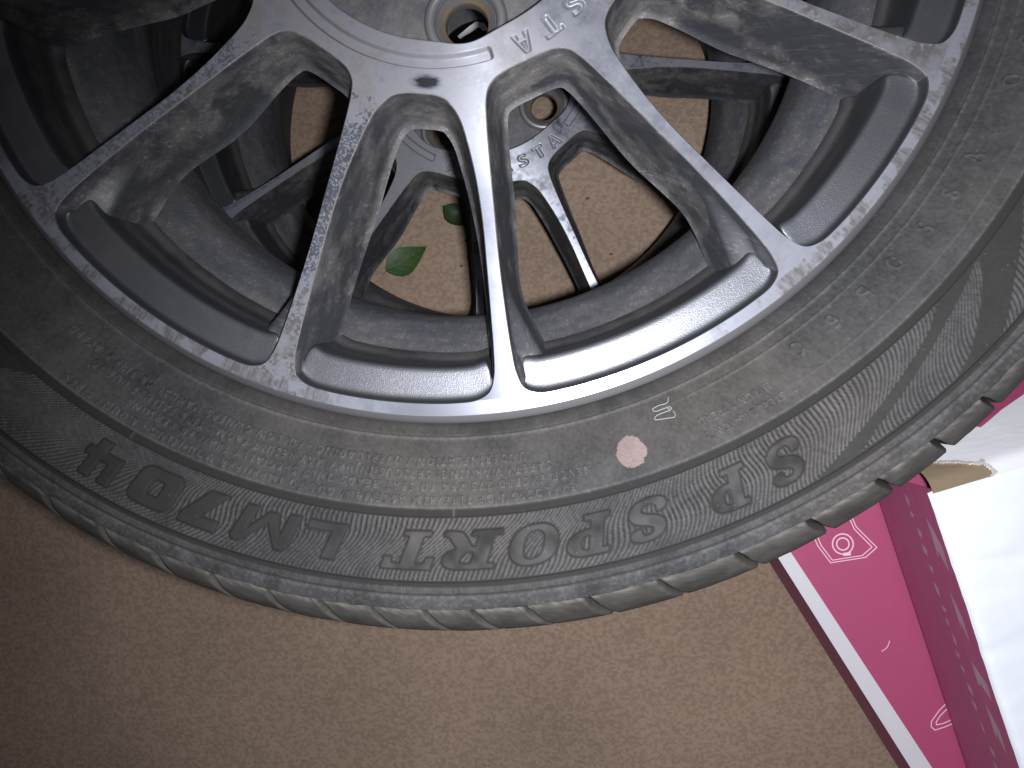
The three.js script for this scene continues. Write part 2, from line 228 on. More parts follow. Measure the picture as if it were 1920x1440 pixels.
// angles where the shoulder grooves run out (degrees), then a regular pitch round the rest
const NOTCH = [-69.5, -64.5, -59.5, -54.5, -49.5, -44.5, -39.3, -34.4, -29.5, -24.4, -19.7, -15.1, -10.6, -6.4, -2.5, 1.5, 5.1, 9.0, 13.7, 19.0, 25.0, 30.7, 36.3, 41.1, 45.6, 50.6, 56.0, 61.4, 66.8, 72.2, 77.6];
for (let a = 82.8; a < 288; a += 5.2) NOTCH.push(a);
const sShoulder = sOfR(309.6), sSil = sOfR(325.5);
const slant = (s) => { const t = (s - sSil) / (sSil - sShoulder); return t < 0 ? -2.0 * Math.pow(-t, 1.15) : 0.5 * t; };
function tyre(parent, detail, faceY, seed) {
  const cols = [], rows = [];
  if (detail) { for (let a = -74; a < 90; a += 0.077) cols.push(a); for (let a = 90; a < 286; a += 1.0) cols.push(a); } else for (let a = 0; a < 360; a += 1.5) cols.push(a);
  for (let s = 0; s < sOfR(239); s += 0.9) rows.push(s);
  for (let s = sOfR(239); s < sOfR(314); s += detail ? 0.40 : 2.5) rows.push(s);
  for (let s = sOfR(314); s < sEnd; s += s < sSil + 30 ? (detail ? 1.1 : 4) : 12) rows.push(s);
  rows.push(sEnd);
  const nT = rows.length; for (let k = nT - 2; k >= 0; k -= (k > nT - 14 ? 1 : 12)) rows.push(-rows[k]);   // the other shoulder and sidewall, mirrored
  const g = new Geo(), keys = new Int16Array(cols.length * rows.length);
  rows.forEach((s0, j) => {
    const low = s0 < 0 && j >= nT, s = Math.abs(s0), [R, y, nr, ny] = tyreAt(s);
    for (let i = 0; i < cols.length; i++) {
      const a = cols[i] + (detail ? 0 : seed * 37), q = rubber(a, R, y, detail && !low && a > -75 && a < 91);
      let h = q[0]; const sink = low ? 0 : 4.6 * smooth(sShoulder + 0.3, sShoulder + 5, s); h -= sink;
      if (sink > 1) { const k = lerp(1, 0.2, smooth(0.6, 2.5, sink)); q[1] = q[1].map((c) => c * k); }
      const r = (R + nr * h) * mm, yy = low ? (-189 - (y + ny * h)) : y + ny * h;
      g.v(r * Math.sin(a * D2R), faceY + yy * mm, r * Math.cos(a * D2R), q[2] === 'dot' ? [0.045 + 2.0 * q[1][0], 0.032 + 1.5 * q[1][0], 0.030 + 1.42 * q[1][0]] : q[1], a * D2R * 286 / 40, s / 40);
      keys[j * cols.length + i] = q[2] === 'dot' ? 99 : q[2];
    }
  });
  const n = cols.length; for (let j = 0; j < rows.length - 1; j++) for (let i = 0; i < n; i++) { const i2 = (i + 1) % n; g.quad(j * n + i, (j + 1) * n + i, (j + 1) * n + i2, j * n + i2); }
  const geo = g.build();
  const split = splitFaces(geo, (a, b, c) => { const k = keys[a]; return k && k === keys[b] && k === keys[c] ? k : 0; });
  const body = part('tyre', split[0], rubberMat, parent);
  for (const k of Object.keys(split)) { if (k === '0') continue; if (k === '99') { const d = part('paint_dot', split[k], dotMat, body); d.userData.label = 'pale pink round paint dot on the sidewall'; } else part('raised_letter', split[k], rubberMat, body); }
  // shoulder blocks: one grid per pitch width, turned round the axis
  const cache = {};
  const list = detail ? NOTCH : Array.from({ length: 69 }, (_, k) => k * 360 / 69);
  for (let k = 0; k < list.length; k++) {
    const a0 = list[k], a1 = k + 1 < list.length ? list[k + 1] : list[0] + 360, w = Math.round((a1 - a0) * 5) / 5, vrt = detail && a0 > -75 && a0 < 80 ? k : 0, ck = `${w}_${vrt}`;
    if (!cache[ck]) {
      const B = new Geo(), nu = 17, nv = 40, s0 = sShoulder - 1.2, s1 = sSil + 34, gap = 2.8 / 325 / D2R;
      B.grid(nu, nv, (i, j) => {
        const u = clamp((i - 1) / (nu - 3)), v = clamp((j - 1) / (nv - 3)), s = lerp(s0, s1, Math.pow(v, 1.15)), uu = 0.5 - 0.5 * Math.cos(u * Math.PI), grow = smooth(0, 6, s - s0);
        const gp = gap * lerp(0.35, 1, grow), a = lerp(gp / 2, w - gp / 2, lerp(u, uu, 0.6)) + slant(s);
        const [R, y, nr, ny] = tyreAt(s), dx = Math.min(u, 1 - u) * w * D2R * 325, ds = Math.min(s - s0, s1 - s);
        const X = R * Math.sin((a + a0) * D2R), Z = R * Math.cos((a + a0) * D2R), q = rubber(a + (vrt ? a0 : 11 + seed * 40), R, y, false), md = fbm(X * 0.13, Z * 0.13, 4 + y * 0.13, 3), fi = fbm(X * 0.8, Z * 0.8, y * 0.8, 2);
        let h = 0.35 - 0.9 * Math.pow(1 - clamp(dx / 1.5), 2) + 0.35 * (fbm(X * 0.2, Z * 0.2, 13 + y * 0.2, 2) - 0.5) - 1.5 * Math.pow(1 - clamp(ds / 3), 2);
        const skirt = i === 0 || i === nu - 1 || j === 0 || j === nv - 1; if (skirt) h = -7;
        const edgeDust = gauss(ds - 2.6 - 3 * (md - 0.5), 1.0) + 0.45 * gauss(dx - 1.0, 0.6) * smooth(14, 0, ds);
        let d = clamp(0.56 + 0.9 * (md - 0.5) + 0.5 * (fi - 0.5) + 0.22 * smooth(8, 20, s - s0)) + edgeDust * clamp(fi * 2.6 - 0.9) * 0.8; if (skirt) d = 0.03;  // dust, plus colour lightened outward to offset shading on the steep side
        const c = [lerp(0.012, 0.062, d), lerp(0.0115, 0.0585, d), lerp(0.0105, 0.0525, d)];
        const r = (R + nr * h) * mm; return [r * Math.sin(a * D2R), faceY + (y + ny * h) * mm, r * Math.cos(a * D2R), c, a / 8, s / 40];
      });
      cache[ck] = B.build();
    }
    const m = part('tread_block', cache[ck], rubberMat, body); m.rotation.y = a0 * D2R;
  }
  for (const [y0, y1] of [[-52, -86], [-96, -130], [-138, -178]]) { const p = [[323, y0], [328, y0 - 1], [328.8, y0 - 3], [328.8, y1 + 3], [328, y1 + 1], [323, y1]].map(([r, y]) => new THREE.Vector2(r * mm, faceY + y * mm)); part('tread_rib', new THREE.LatheGeometry(p, 180), new THREE.MeshStandardMaterial({ color: new THREE.Color().setRGB(0.035, 0.033, 0.031), roughness: 0.8 }), body); }
  return body;
}

// ---------------------------------------------------------------- alloy rim (local angle 0 = middle of a spoke pair, mm)
const NARROW = [[0, 93.5], [4, 94], [7, 96], [9, 100], [10.6, 106], [11.8, 118], [12.5, 132], [12.7, 150], [12.45, 170], [12.2, 190], [12.0, 206], [11.7, 217], [11.0, 223.5], [9.5, 226.6], [7, 227.4], [3.5, 227.5], [0, 227.5]];
const WIDE = [[0, 88.4], [6, 89.1], [9.5, 91], [11.9, 94.8], [13, 100], [13.9, 110], [14.6, 124], [15.3, 146], [15.7, 162], [15.9, 176], [16.0, 205], [15.8, 217], [15.2, 223.5], [13.8, 226.6], [11, 227.4], [5.5, 227.5], [0, 227.5]];
const xz = (aDeg, R) => new THREE.Vector3(R * Math.sin(aDeg * D2R), 0, R * Math.cos(aDeg * D2R));
const PHI_UP = 54.7, PHI_LOW = 13.2 - 180;
const RIN = 87.6, ROUT = 228.4, SUB = 15;
const profR = table([[0, 227.5], [0.6, 227.1], [3.6, 226.9], [5.5, 226.6], [6.6, 226.0], [7.1, 225.2], [7.35, 223.8], [7.7, 219.0], [8.0, 214.2], [8.3, 212.7], [8.8, 211.8], [10.4, 211.0], [12, 210.6], [20, 209.6], [32, 208.6], [37, 207.6], [40, 205.6], [43, 203.5]]);
const DEPTH = [0, 0.35, 0.8, 1.6, 2.4, 3.2, 4, 4.8, 5.5, 6.1, 6.6, 7, 7.25, 7.4, 7.55, 7.7, 7.85, 8, 8.15, 8.3, 8.5, 8.8, 9.2, 9.8, 10.6, 11.6, 13, 14.5, 16, 17.5, 19, 20.5, 22, 23.5, 25, 26.5, 28, 29.5, 31, 32.5, 34, 35.5, 37, 38.3, 39.5, 40.7, 41.8, 42.6, 43];
const sideInset = (d) => 0.45 * clamp(d / 0.8) + 5.4 * Math.pow(d / 41, 1.1) + (d > 39 ? Math.pow((d - 39) / 4, 2) * 1.6 : 0);
const rootFlare = (d, r) => 12 * Math.pow(smooth(166, 212, r), 1.4) * smooth(6.8, 15, d) * 0.8 + 2.5 * smooth(200, 218, r) * smooth(2, 7, d);
const GUN = [0.066, 0.069, 0.077], WDUST = [0.28, 0.268, 0.256];
function wallColour(x, y, z, w, dusty) {
  const b = fbm(x * 0.03, y * 0.05, z * 0.03, 3), m = fbm(x * 0.16, y * 0.16, z * 0.16, 3), f = fbm(x * 1.5, y * 1.5, z * 1.5, 2);
  const rad = Math.hypot(x, z); let d = clamp(0.10 + 1.5 * (b - 0.46) + 0.9 * (m - 0.5) + 0.22 * smooth(140, 100, rad) - 0.10 * smooth(140, 180, rad)) * dusty; d += smooth(0.60, 0.78, f) * 0.42 * dusty * smooth(0.40, 0.60, b + 0.4 * (m - 0.5)); d -= 0.5 * smooth(0.60, 0.68, fbm(x * 0.05 + 9, y * 0.05, z * 0.05, 4)); d *= lerp(1, 0.4, w);
  let wa = Math.atan2(x, z) / D2R + PHI_UP; wa = ((wa + 180) % 360 + 360) % 360 - 180;
  if (w > 0.5) { const left = smooth(-6, -30, wa), st = fbm(wa * 0.22, y * 0.35, 4, 3); d += (0.55 * gauss(y + 38.5, 3.6) + 0.22 * left * gauss(y + 8, 1.2) + 0.5 * left * gauss(y + 24, 6)) * (0.35 + 1.1 * st); d -= 0.5 * gauss(y + 14, 4) * st; }
  const met = smooth(0.3, 0.8, w), edge = smooth(-0.9, -0.2, y); d = Math.max(d, edge); if (y > -11 && w > 0.6) d *= 0.4;  // edge: bare metal line with the chamfer highlight put into the colour
  d = clamp(d); return [0, 1, 2].map((k) => lerp(lerp(GUN[k], [0.092, 0.096, 0.105][k], met), WDUST[k], d));
}
function buildRim(dusty) {
  const R = { spoke: [], side: [], hub: null, lip: null, walls: null };
  const hubG = new Geo(), lipG = new Geo(), hubWall = new Geo(), lipWall = new Geo(), spokeG = Array.from({ length: 12 }, () => new Geo()), sideG = Array.from({ length: 12 }, () => new Geo());
  for (let w = 0; w < 12; w++) {
    const wide = w % 2 === 1, cen = w * 30, half = wide ? WIDE : NARROW, A = wide ? 16.8 : 13.2, ci = wide ? 4 : 3, co = 12, n = half.length, N = 2 * (n - 1);
    const ctrl = half.map(([a, r]) => [a, r]).concat(half.slice(1, n - 1).reverse().map(([a, r]) => [-a, r]));
    const curve = new THREE.CatmullRomCurve3(ctrl.map(([a, r]) => xz(a, r)), true, 'centripetal');
    const S = []; for (let i = 0; i < N * SUB; i++) { const p = curve.getPoint(i / (N * SUB)), t = curve.getTangent(i / (N * SUB)); const rr = Math.hypot(p.x, p.z), nx = -t.z, nz = t.x; let s = 1; { const mx = xz(0, 160); if ((mx.x - p.x) * nx + (mx.z - p.z) * nz < 0) s = -1; } S.push({ a: Math.atan2(p.x, p.z) / D2R, r: rr, x: p.x, z: p.z, nx: nx * s, nz: nz * s, out: clamp(-(nx * s * p.x + nz * s * p.z) / rr) }); }
    const M = S.length, sec = (i0, i1) => { const o = []; for (let i = i0 * SUB; i <= i1 * SUB; i++) o.push(S[((i % M) + M) % M]); return o; };
    const rot = (a, r, d = 0) => [r * mm * Math.sin((a + cen) * D2R), -d * mm, r * mm * Math.cos((a + cen) * D2R)];
    const faceUV = (a, r) => [(a + cen) / 180, (r - 60) / 180];
    const faceP = (g, list, bound, KL) => g.grid(list.length, KL + 1, (i, j) => { const q = list[i], b = bound(i / (list.length - 1), q), t = j / KL, a = lerp(q.a, b[0], t), r = lerp(q.r, b[1], t); return [...rot(a, r), null, ...faceUV(a, r)]; });
    const wallP = (g, list) => g.grid(list.length, DEPTH.length, (i, j) => {
      const q = list[i], d = DEPTH[j], o = smooth(0.12, 0.98, q.out), si = (sideInset(d) * lerp(1, 0.72, smooth(130, 190, q.r)) + rootFlare(d, q.r) * (wide ? 1 : 0.1) * clamp(1 - q.out * 1.2 + 0.1)) * (1 - o), oi = (227.5 - profR(d)) * o, rx = -q.x / q.r, rz = -q.z / q.r;
      const x = q.x + q.nx * si + rx * oi, z = q.z + q.nz * si + rz * oi, a = Math.atan2(x, z) / D2R, r = Math.hypot(x, z), p = rot(a, r, d * lerp(lerp(0.60, 1, smooth(92, 150, q.r)), 1, o));
      return [...p, wallColour(p[0] / mm, -d, p[2] / mm, o, dusty), p[0] / mm / 60, p[2] / mm / 60 + d / 60];
    });
    const inn = sec(-ci, ci), rig = sec(ci, co), ou = sec(co, N - co), lef = sec(N - co, N - ci);
    faceP(hubG, inn, (f) => [lerp(-A, A, f), RIN], 6);
    faceP(lipG, ou, (f) => [lerp(A, -A, f), ROUT], 4);
    const rb = (q, c0, c1) => lerp(RIN, ROUT, clamp((q.r - c0) / (c1 - c0)));
    const sr = spokeG[w], sl = spokeG[(w + 11) % 12];
    faceP(sr, rig, (f, q) => [A, rb(q, half[ci][1], half[co][1])], 4); faceP(sl, lef, (f, q) => [-A, rb(q, half[ci][1], half[co][1])], 4);
    wallP(hubWall, inn); wallP(lipWall, ou); wallP(sideG[w], rig); wallP(sideG[(w + 11) % 12], lef);
  }
  const up = (g) => { const a = g.attributes.normal.array, P = g.attributes.position.array, I = g.index.array; for (let f = 0; f < I.length; f += 3) { const [p, q, r] = [I[f] * 3, I[f + 1] * 3, I[f + 2] * 3]; if ((P[q + 2] - P[p + 2]) * (P[r] - P[p]) - (P[q] - P[p]) * (P[r + 2] - P[p + 2]) < 0) { const t = I[f + 1]; I[f + 1] = I[f + 2]; I[f + 2] = t; } } for (let i = 1; i < a.length; i += 3) { a[i - 1] = 0; a[i] = 1; a[i + 1] = 0; } return g; };
  R.spokes = spokeG.map((g) => up(g.build())); R.sides = sideG.map((g) => g.build()); R.hub = up(hubG.build()); R.lip = up(lipG.build()); R.hubWall = hubWall.build(); R.lipWall = lipWall.build();
  // outer lip: machined ring and rolled flange
  const LP = [[ROUT, 0], [231.5, 0], [233.2, -0.15], [234.6, -0.8], [235.6, -2.0], [236.0, -3.6], [235.8, -6], [235.2, -9], [234, -12]], ring = new Geo();
  ring.grid(720, LP.length, (i, j) => { const a = i * 0.5, [r, y] = LP[j]; return [r * mm * Math.sin(a * D2R), y * mm, r * mm * Math.cos(a * D2R), null, a / 180, (r - 60) / 180]; }, true);
  R.ring = ring.build();
  // hub ring with the arc grooves and the engraved name
  const rEdge = (a) => { let e = 70.5; for (let k = 0; k < 4; k++) { let d = ((a - 45 - 90 * k) % 360 + 540) % 360 - 180; e += 2.6 * gauss(d, 9); } return e; };
  const word = 'ALCASTA', GL = [];
  for (const flip of [0, 1]) for (let k = 0; k < 7; k++) {
    const w = ch => ({ S: 6.6, L: 6, C: 7 })[ch] ?? 7.8, ch = word[k], c = (3 - k) * 9.3 * (flip ? -1 : 1) + (flip ? 180 : 0);
    GL.push({ c, flip, w: w(ch), sdf: polySDF(fitLoops(glyphLoops(sans, ch), w(ch), 8.6)) });
  }
  const RL0 = 77.3, hg = new Geo(), rows = 44, cols = 1440, hk = new Int8Array(rows * cols);
  hg.grid(cols, rows, (i, j) => {
    const a = i * 0.25, r = lerp(rEdge(a), RIN, j / (rows - 1)); let h = 0, key = 0;
    // arc grooves between the two names
    const da = Math.abs(((a - 90) % 180 + 270) % 180 - 90), e = (da - 51) * D2R * 80, gd = Math.hypot(Math.max(e, 0), Math.max(Math.abs(r - 79.9) - 1.3, 0)) - 1.5; h -= 3.0 * smooth(0.3, -0.9, gd);
    for (let k = 0; k < GL.length; k++) { const l = GL[k]; let d = ((a - l.c) % 360 + 540) % 360 - 180; if (Math.abs(d) > 5) continue; const x = (l.flip ? d : -d) * D2R * 81.5 + l.w / 2, y = l.flip ? RL0 + 8.6 - r : r - RL0; const s = l.sdf(x, y) - 0.25; if (s < 0.6) { h -= 1.5 * smooth(0.30, -0.8, s); if (s < 0.35) key = k + 1; } }
    if (j === 0) h -= 0.5;
    hk[j * cols + i] = key; return [r * mm * Math.sin(a * D2R), h * mm, r * mm * Math.cos(a * D2R), null, a / 180, (r - 60) / 180];
  }, true);
  const hsplit = splitFaces(hg.build(), (a, b, c) => { const k = hk[a]; return k && k === hk[b] && k === hk[c] ? k : 0; });
  R.hubRing = hsplit[0]; R.hubLetters = Object.keys(hsplit).filter((k) => k !== '0').map((k) => hsplit[k]);
  // recess: wall, floor plate with bolt holes, bolt seats
  const rw = new Geo(); rw.grid(360, 6, (i, j) => { const a = i, d = [0.5, 1.2, 6, 14, 19, 24][j], r = rEdge(a) - [0, 0.3, 0.6, 1.0, 1.3, 1.6][j]; const p = [r * Math.sin(a * D2R), -d, r * Math.cos(a * D2R)]; return [p[0] * mm, p[1] * mm, p[2] * mm, wallColour(...p, 0, dusty * 0.8), a / 20, d / 40]; }, true);
  R.recess = rw.build();
  const pg = new Geo(), PR = [26, 28, 33, 40, 46, 52, 58, 64, 74];
  const plate = new THREE.Shape(); plate.absarc(0, 0, 73, 0, Math.PI * 2); for (let k = 0; k < 4; k++) { const h = new THREE.Path(); const a = (45 + 90 * k) * D2R; h.absarc(54 * Math.sin(a), 54 * Math.cos(a), 13.6, 0, Math.PI * 2, true); plate.holes.push(h); } { const h = new THREE.Path(); h.absarc(0, 0, 30, 0, Math.PI * 2, true); plate.holes.push(h); }
  const pe = new THREE.ExtrudeGeometry(plate, { depth: 8.5, bevelEnabled: false, curveSegments: 40 }); pe.rotateX(Math.PI / 2); pe.scale(mm, mm, mm); pe.translate(0, -21.5 * mm, 0); { const uv = pe.attributes.uv, ps = pe.attributes.position; for (let i = 0; i < uv.count; i++) uv.setXY(i, ps.getX(i) / 0.16, ps.getZ(i) / 0.16); }
  R.plate = pe;
  const V = (r, y) => new THREE.Vector2(r * mm, y * mm);
  R.seat = new THREE.LatheGeometry([V(19.5, -22.2), V(18.8, -19.6), V(17.6, -18.5), V(16.2, -18.3), V(15, -18.8), V(14.2, -20.2), V(13.5, -22.6)], 64);
  const hole = new Geo(); hole.grid(64, 12, (i, j) => { const a = i * 5.625, prof = [[13.5, -22.6], [13, -22.9], [12, -23.6], [11, -24.4], [10.3, -24.9], [10, -25.3], [9.9, -26], [9.8, -27], [9.8, -28], [9.8, -29], [9.8, -30], [10.2, -30.6]][j]; const x = prof[0] * Math.sin(a * D2R), z = prof[0] * Math.cos(a * D2R), f = fbm(x * 0.3 + 4, prof[1] * 0.4, z * 0.3, 3), ru = smooth(0.46, 0.62, f + (j > 2 && j < 7 ? 0.06 : -0.2)); return [x * mm, prof[1] * mm, z * mm, [lerp(0.06, 0.10, ru), lerp(0.059, 0.064, ru), lerp(0.058, 0.034, ru)], i / 16, j / 4]; }, true);
  R.hole = hole.build();
  R.cap = new THREE.LatheGeometry([V(0.01, -13.6), V(14, -13.9), V(26, -14.8), V(33, -16.2), V(36, -18.2), V(36.6, -20.5), V(36.4, -22.5)], 96);
  // barrel
  const BP = [[206.9, -39.5], [203.9, -43], [202.6, -45], [199, -49], [193, -55.5], [188, -62], [184.6, -70], [182.8, -79], [182, -86], [182.1, -92], [183.5, -98], [187, -107], [192, -118], [196, -135], [199, -155], [202, -172], [205, -181], [209, -187], [215, -190], [224, -191], [230, -190], [231, -187]];
  const bc = new THREE.CatmullRomCurve3(BP.map(([r, y]) => new THREE.Vector3(r, y, 0)), false, 'centripetal'), bg = new Geo(), bn = 110;
  bg.grid(1080, bn, (i, j) => {
    const p = bc.getPoint(j / (bn - 1)), a = i / 3, x = p.x * Math.sin(a * D2R), z = p.x * Math.cos(a * D2R), s = -p.y;
    const str = fbm(a * 0.12, s * 0.16, 2, 3), pat = fbm(x * 0.035, s * 0.03, z * 0.035, 3), f = fbm(x * 0.5, s * 0.5, z * 0.5, 3);
    let d = 0.12 + 1.0 * (str - 0.45) + 0.22 * (f - 0.5) + 0.6 * (pat - 0.5); d += 0.36 * gauss(s - 43, 3.5) + 0.30 * gauss(s - 100, 14) * smooth(0.3, 0.6, pat); d += 0.16 * smooth(0.66, 0.74, f); d = clamp(d * dusty, 0, 0.8);
    return [x * mm, p.y * mm, z * mm, [0, 1, 2].map((k) => lerp([0.098, 0.104, 0.118][k], WDUST[k] * 0.8, d)), a / 12, s / 40];
  }, true);
  R.barrel = bg.build();
  return R;
}
const flake = dataTex(512, 512, (i, j) => { const r = h3(i, j, 11) * 0.35 + 0.65 * h3(i >> 1, j >> 1, 5); return [r, r, r]; });
const speck = dataTex(512, 512, (i, j) => {                 // dust grains and fine scratches on the painted metal, tiles every 60 mm
  const t = (f, o) => { const u = i / 512 * f, v = j / 512 * f, k = smooth(0.8, 1, i / 512), q = smooth(0.8, 1, j / 512); return lerp(lerp(fbm(u, v, o, 3), fbm(u - f, v, o, 3), k), lerp(fbm(u, v - f, o, 3), fbm(u - f, v - f, o, 3), k), q); };
  const a = t(70, 2), b = t(14, 6), g = smooth(0.60, 0.70, a) * smooth(0.40, 0.62, b); const v = 0.62 + 0.20 * (b - 0.5) + 0.18 * (a - 0.5) + 0.38 * g; return [v, v * 0.995, v * 0.985];
});
const paintMat = new THREE.MeshPhysicalMaterial({ map: speck, vertexColors: true, side: THREE.DoubleSide, roughness: 0.54, metalness: 0.2, bumpMap: flake, bumpScale: 0.000012 });
const ledgeMat = new THREE.MeshPhysicalMaterial({ vertexColors: true, side: THREE.DoubleSide, roughness: 0.40, metalness: 0.8, bumpMap: flake, bumpScale: 0.00005 });
const barrelMat = new THREE.MeshPhysicalMaterial({ map: speck, vertexColors: true, side: THREE.DoubleSide, roughness: 0.52, metalness: 0.3 });
// machined face: colour, roughness and metalness of aluminium under road dust, polar texture (180 degrees, 60..240 mm)
function faceMaterial(dustAt) {
  const W = 2048, H = 512, cov = new Float32Array(W * H);
  for (let j = 0; j < H; j++) for (let i = 0; i < W; i++) { const a = i / W * 180, r = 60 + j / H * 180; cov[j * W + i] = clamp(dustAt(a, r)); }
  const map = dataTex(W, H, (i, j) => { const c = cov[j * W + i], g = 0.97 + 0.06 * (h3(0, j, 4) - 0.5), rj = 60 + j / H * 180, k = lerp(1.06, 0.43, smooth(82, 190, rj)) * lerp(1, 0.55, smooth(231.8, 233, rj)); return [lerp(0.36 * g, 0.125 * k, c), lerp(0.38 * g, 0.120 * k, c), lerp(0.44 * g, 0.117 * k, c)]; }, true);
  const orm = dataTex(W, H, (i, j) => { const c = cov[j * W + i]; return [1, lerp(0.225, 0.8, c), 1 - c]; });
  return new THREE.MeshPhysicalMaterial({ map, roughnessMap: orm, metalnessMap: orm, roughness: 1, metalness: 1, anisotropy: 0.75, anisotropyRotation: Math.PI / 2 });
}
function dustUpper(aLocal, r) {
  let a = aLocal + PHI_UP; while (a > 105) a -= 180; while (a < -75) a += 180;
  const x = r * Math.sin(a * D2R), z = r * Math.cos(a * D2R);
  const b = fbm(x * 0.045, 3, z * 0.045, 3), m = fbm(x * 0.16, 7, z * 0.16, 4), f = fbm(x * 0.7, 1, z * 0.7, 4);
  const rr = r; r += 26 * (m - 0.5) + 16 * (f - 0.5); let t = 0.36;                                                     // how far dust has settled
  t += 0.34 * smooth(125, 92, r) * smooth(40, -10, a); t += 0.10 * smooth(110, 85, r); t += 0.22 * smooth(-5, -40, a) * smooth(130, 100, r);
  t += 0.24 * smooth(178, 192, r) * (1 - smooth(206, 222, r)) * gauss(a + 18.5, 6) + 0.22 * smooth(200, 225, r) * smooth(0, -14, a) - 0.28 * gauss(a - 8, 7) * smooth(110, 130, r);
  t -= 0.16 * gauss(a + 18, 9) * smooth(100, 116, r) * (1 - smooth(160, 182, r));
  t += 0.16 * smooth(28, 46, a) * smooth(130, 200, r) + 0.20 * smooth(52, 68, a) * smooth(120, 170, r);
  let c = smooth(0.66, 0.36, lerp(m, f, 0.58) + 0.55 * (b - 0.5) * 0 + (0.5 - t)); c = clamp(c * (0.5 + 0.75 * m) + 0.05 + 0.10 * (b - 0.5)); c = lerp(c, 0.74 + 1.1 * (m - 0.5) + 0.5 * (f - 0.5), 0.8 * smooth(106, 92, r) * (1 - 0.5 * smooth(30, 50, a)));
  r = rr; { const q = 0.8 * gauss(a - 9, 11) * (1 - smooth(186, 200, r)); c = lerp(c, 0.42 * smooth(150, 96, r) + 0.10 * m, q); const q2 = 0.78 * gauss(a - 43, 8); c = lerp(c, 0.42 + 0.9 * (m - 0.5) + 0.5 * (f - 0.5), q2); if (a < -6) c = clamp(c * 0.9 + 0.12 * m + 0.5 * smooth(0.50, 0.70, fbm(x * 1.5, 21, z * 1.5, 3)) * smooth(0.34, 0.58, m) * smooth(96, 112, r)); } const wipe = gauss(a + 3.4, 4.4) * gauss(r - 88.6, 3.2) * (0.6 + 0.6 * fbm(a * 0.5, r * 1.8, 5, 3)); c *= 1 - clamp(wipe * 1.6);
  if (r > 226.5) { const k = 1 - smooth(-16, -2, a) * (1 - smooth(24, 36, a)), st = fbm(a * 5, r * 0.3, 3, 3); if (r > 232.3) return 0.97; c = clamp(lerp(0.20, 0.52, k) + 0.4 * k * smooth(0.40, 0.6, m) + 0.5 * k * (st - 0.5)); }
  return c;
}
function dustLower(aLocal, r) {
  const x = r * Math.sin(aLocal * D2R), z = r * Math.cos(aLocal * D2R), m = fbm(x * 0.09, 17, z * 0.09, 4), f = fbm(x * 0.5, 11, z * 0.5, 3);
  let a = aLocal + PHI_LOW; while (a > 120) a -= 180; while (a < -60) a += 180;
  return clamp(0.42 + 0.9 * (m - 0.5) + 0.5 * (f - 0.5) + 0.25 * smooth(0, -30, a) - 0.22 * gauss(a - 24, 16) * smooth(100, 130, r));
}
const faceUp = faceMaterial(dustUpper), faceLow = faceMaterial(dustLower);
const plateTex = dataTex(512, 512, (i, j) => { const x = i / 512 * 16, z = j / 512 * 16, m = fbm(x * 1.4, z * 1.4, 2, 4), f = fbm(x * 9, z * 9, 5, 3), d = clamp(0.35 + 1.3 * (m - 0.5) + 0.6 * (f - 0.5)); return [lerp(0.075, 0.16, d), lerp(0.077, 0.156, d), lerp(0.082, 0.152, d)]; }, true);
const plateMat = new THREE.MeshStandardMaterial({ map: plateTex, roughness: 0.55, metalness: 0.3 });
const seatMat = new THREE.MeshStandardMaterial({ color: new THREE.Color().setRGB(0.20, 0.20, 0.205), roughness: 0.42, metalness: 0.55 });
const holeMat = new THREE.MeshStandardMaterial({ vertexColors: true, roughness: 0.8 });
const capMat = new THREE.MeshPhysicalMaterial({ color: 0x0b0b0c, roughness: 0.3, clearcoat: 0.6, clearcoatRoughness: 0.15 });
const emblemMat = new THREE.MeshStandardMaterial({ color: new THREE.Color().setRGB(0.72, 0.72, 0.74), roughness: 0.55, metalness: 0.35 });
function strip(pts, w, h) {                                // a flat raised stroke with square ends, mm, in the plane y = 0
  const L = [], Rr = []; pts.forEach((p, i) => { const a = pts[Math.max(0, i - 1)], b = pts[Math.min(pts.length - 1, i + 1)], dx = b[0] - a[0], dz = b[1] - a[1], l = Math.hypot(dx, dz); L.push([p[0] - dz / l * w / 2, p[1] + dx / l * w / 2]); Rr.push([p[0] + dz / l * w / 2, p[1] - dx / l * w / 2]); });
  const s = new THREE.Shape([...L, ...Rr.reverse()].map(([x, z]) => new THREE.Vector2(x, -z))); const g = new THREE.ExtrudeGeometry(s, { depth: h, bevelEnabled: true, bevelSize: 0.15, bevelThickness: 0.15, bevelSegments: 1 }); g.rotateX(-Math.PI / 2); g.scale(mm, mm, mm); return g;
}
const FY = 0.213;                                          // rim face above the base of its tyre
const rim = buildRim(1);
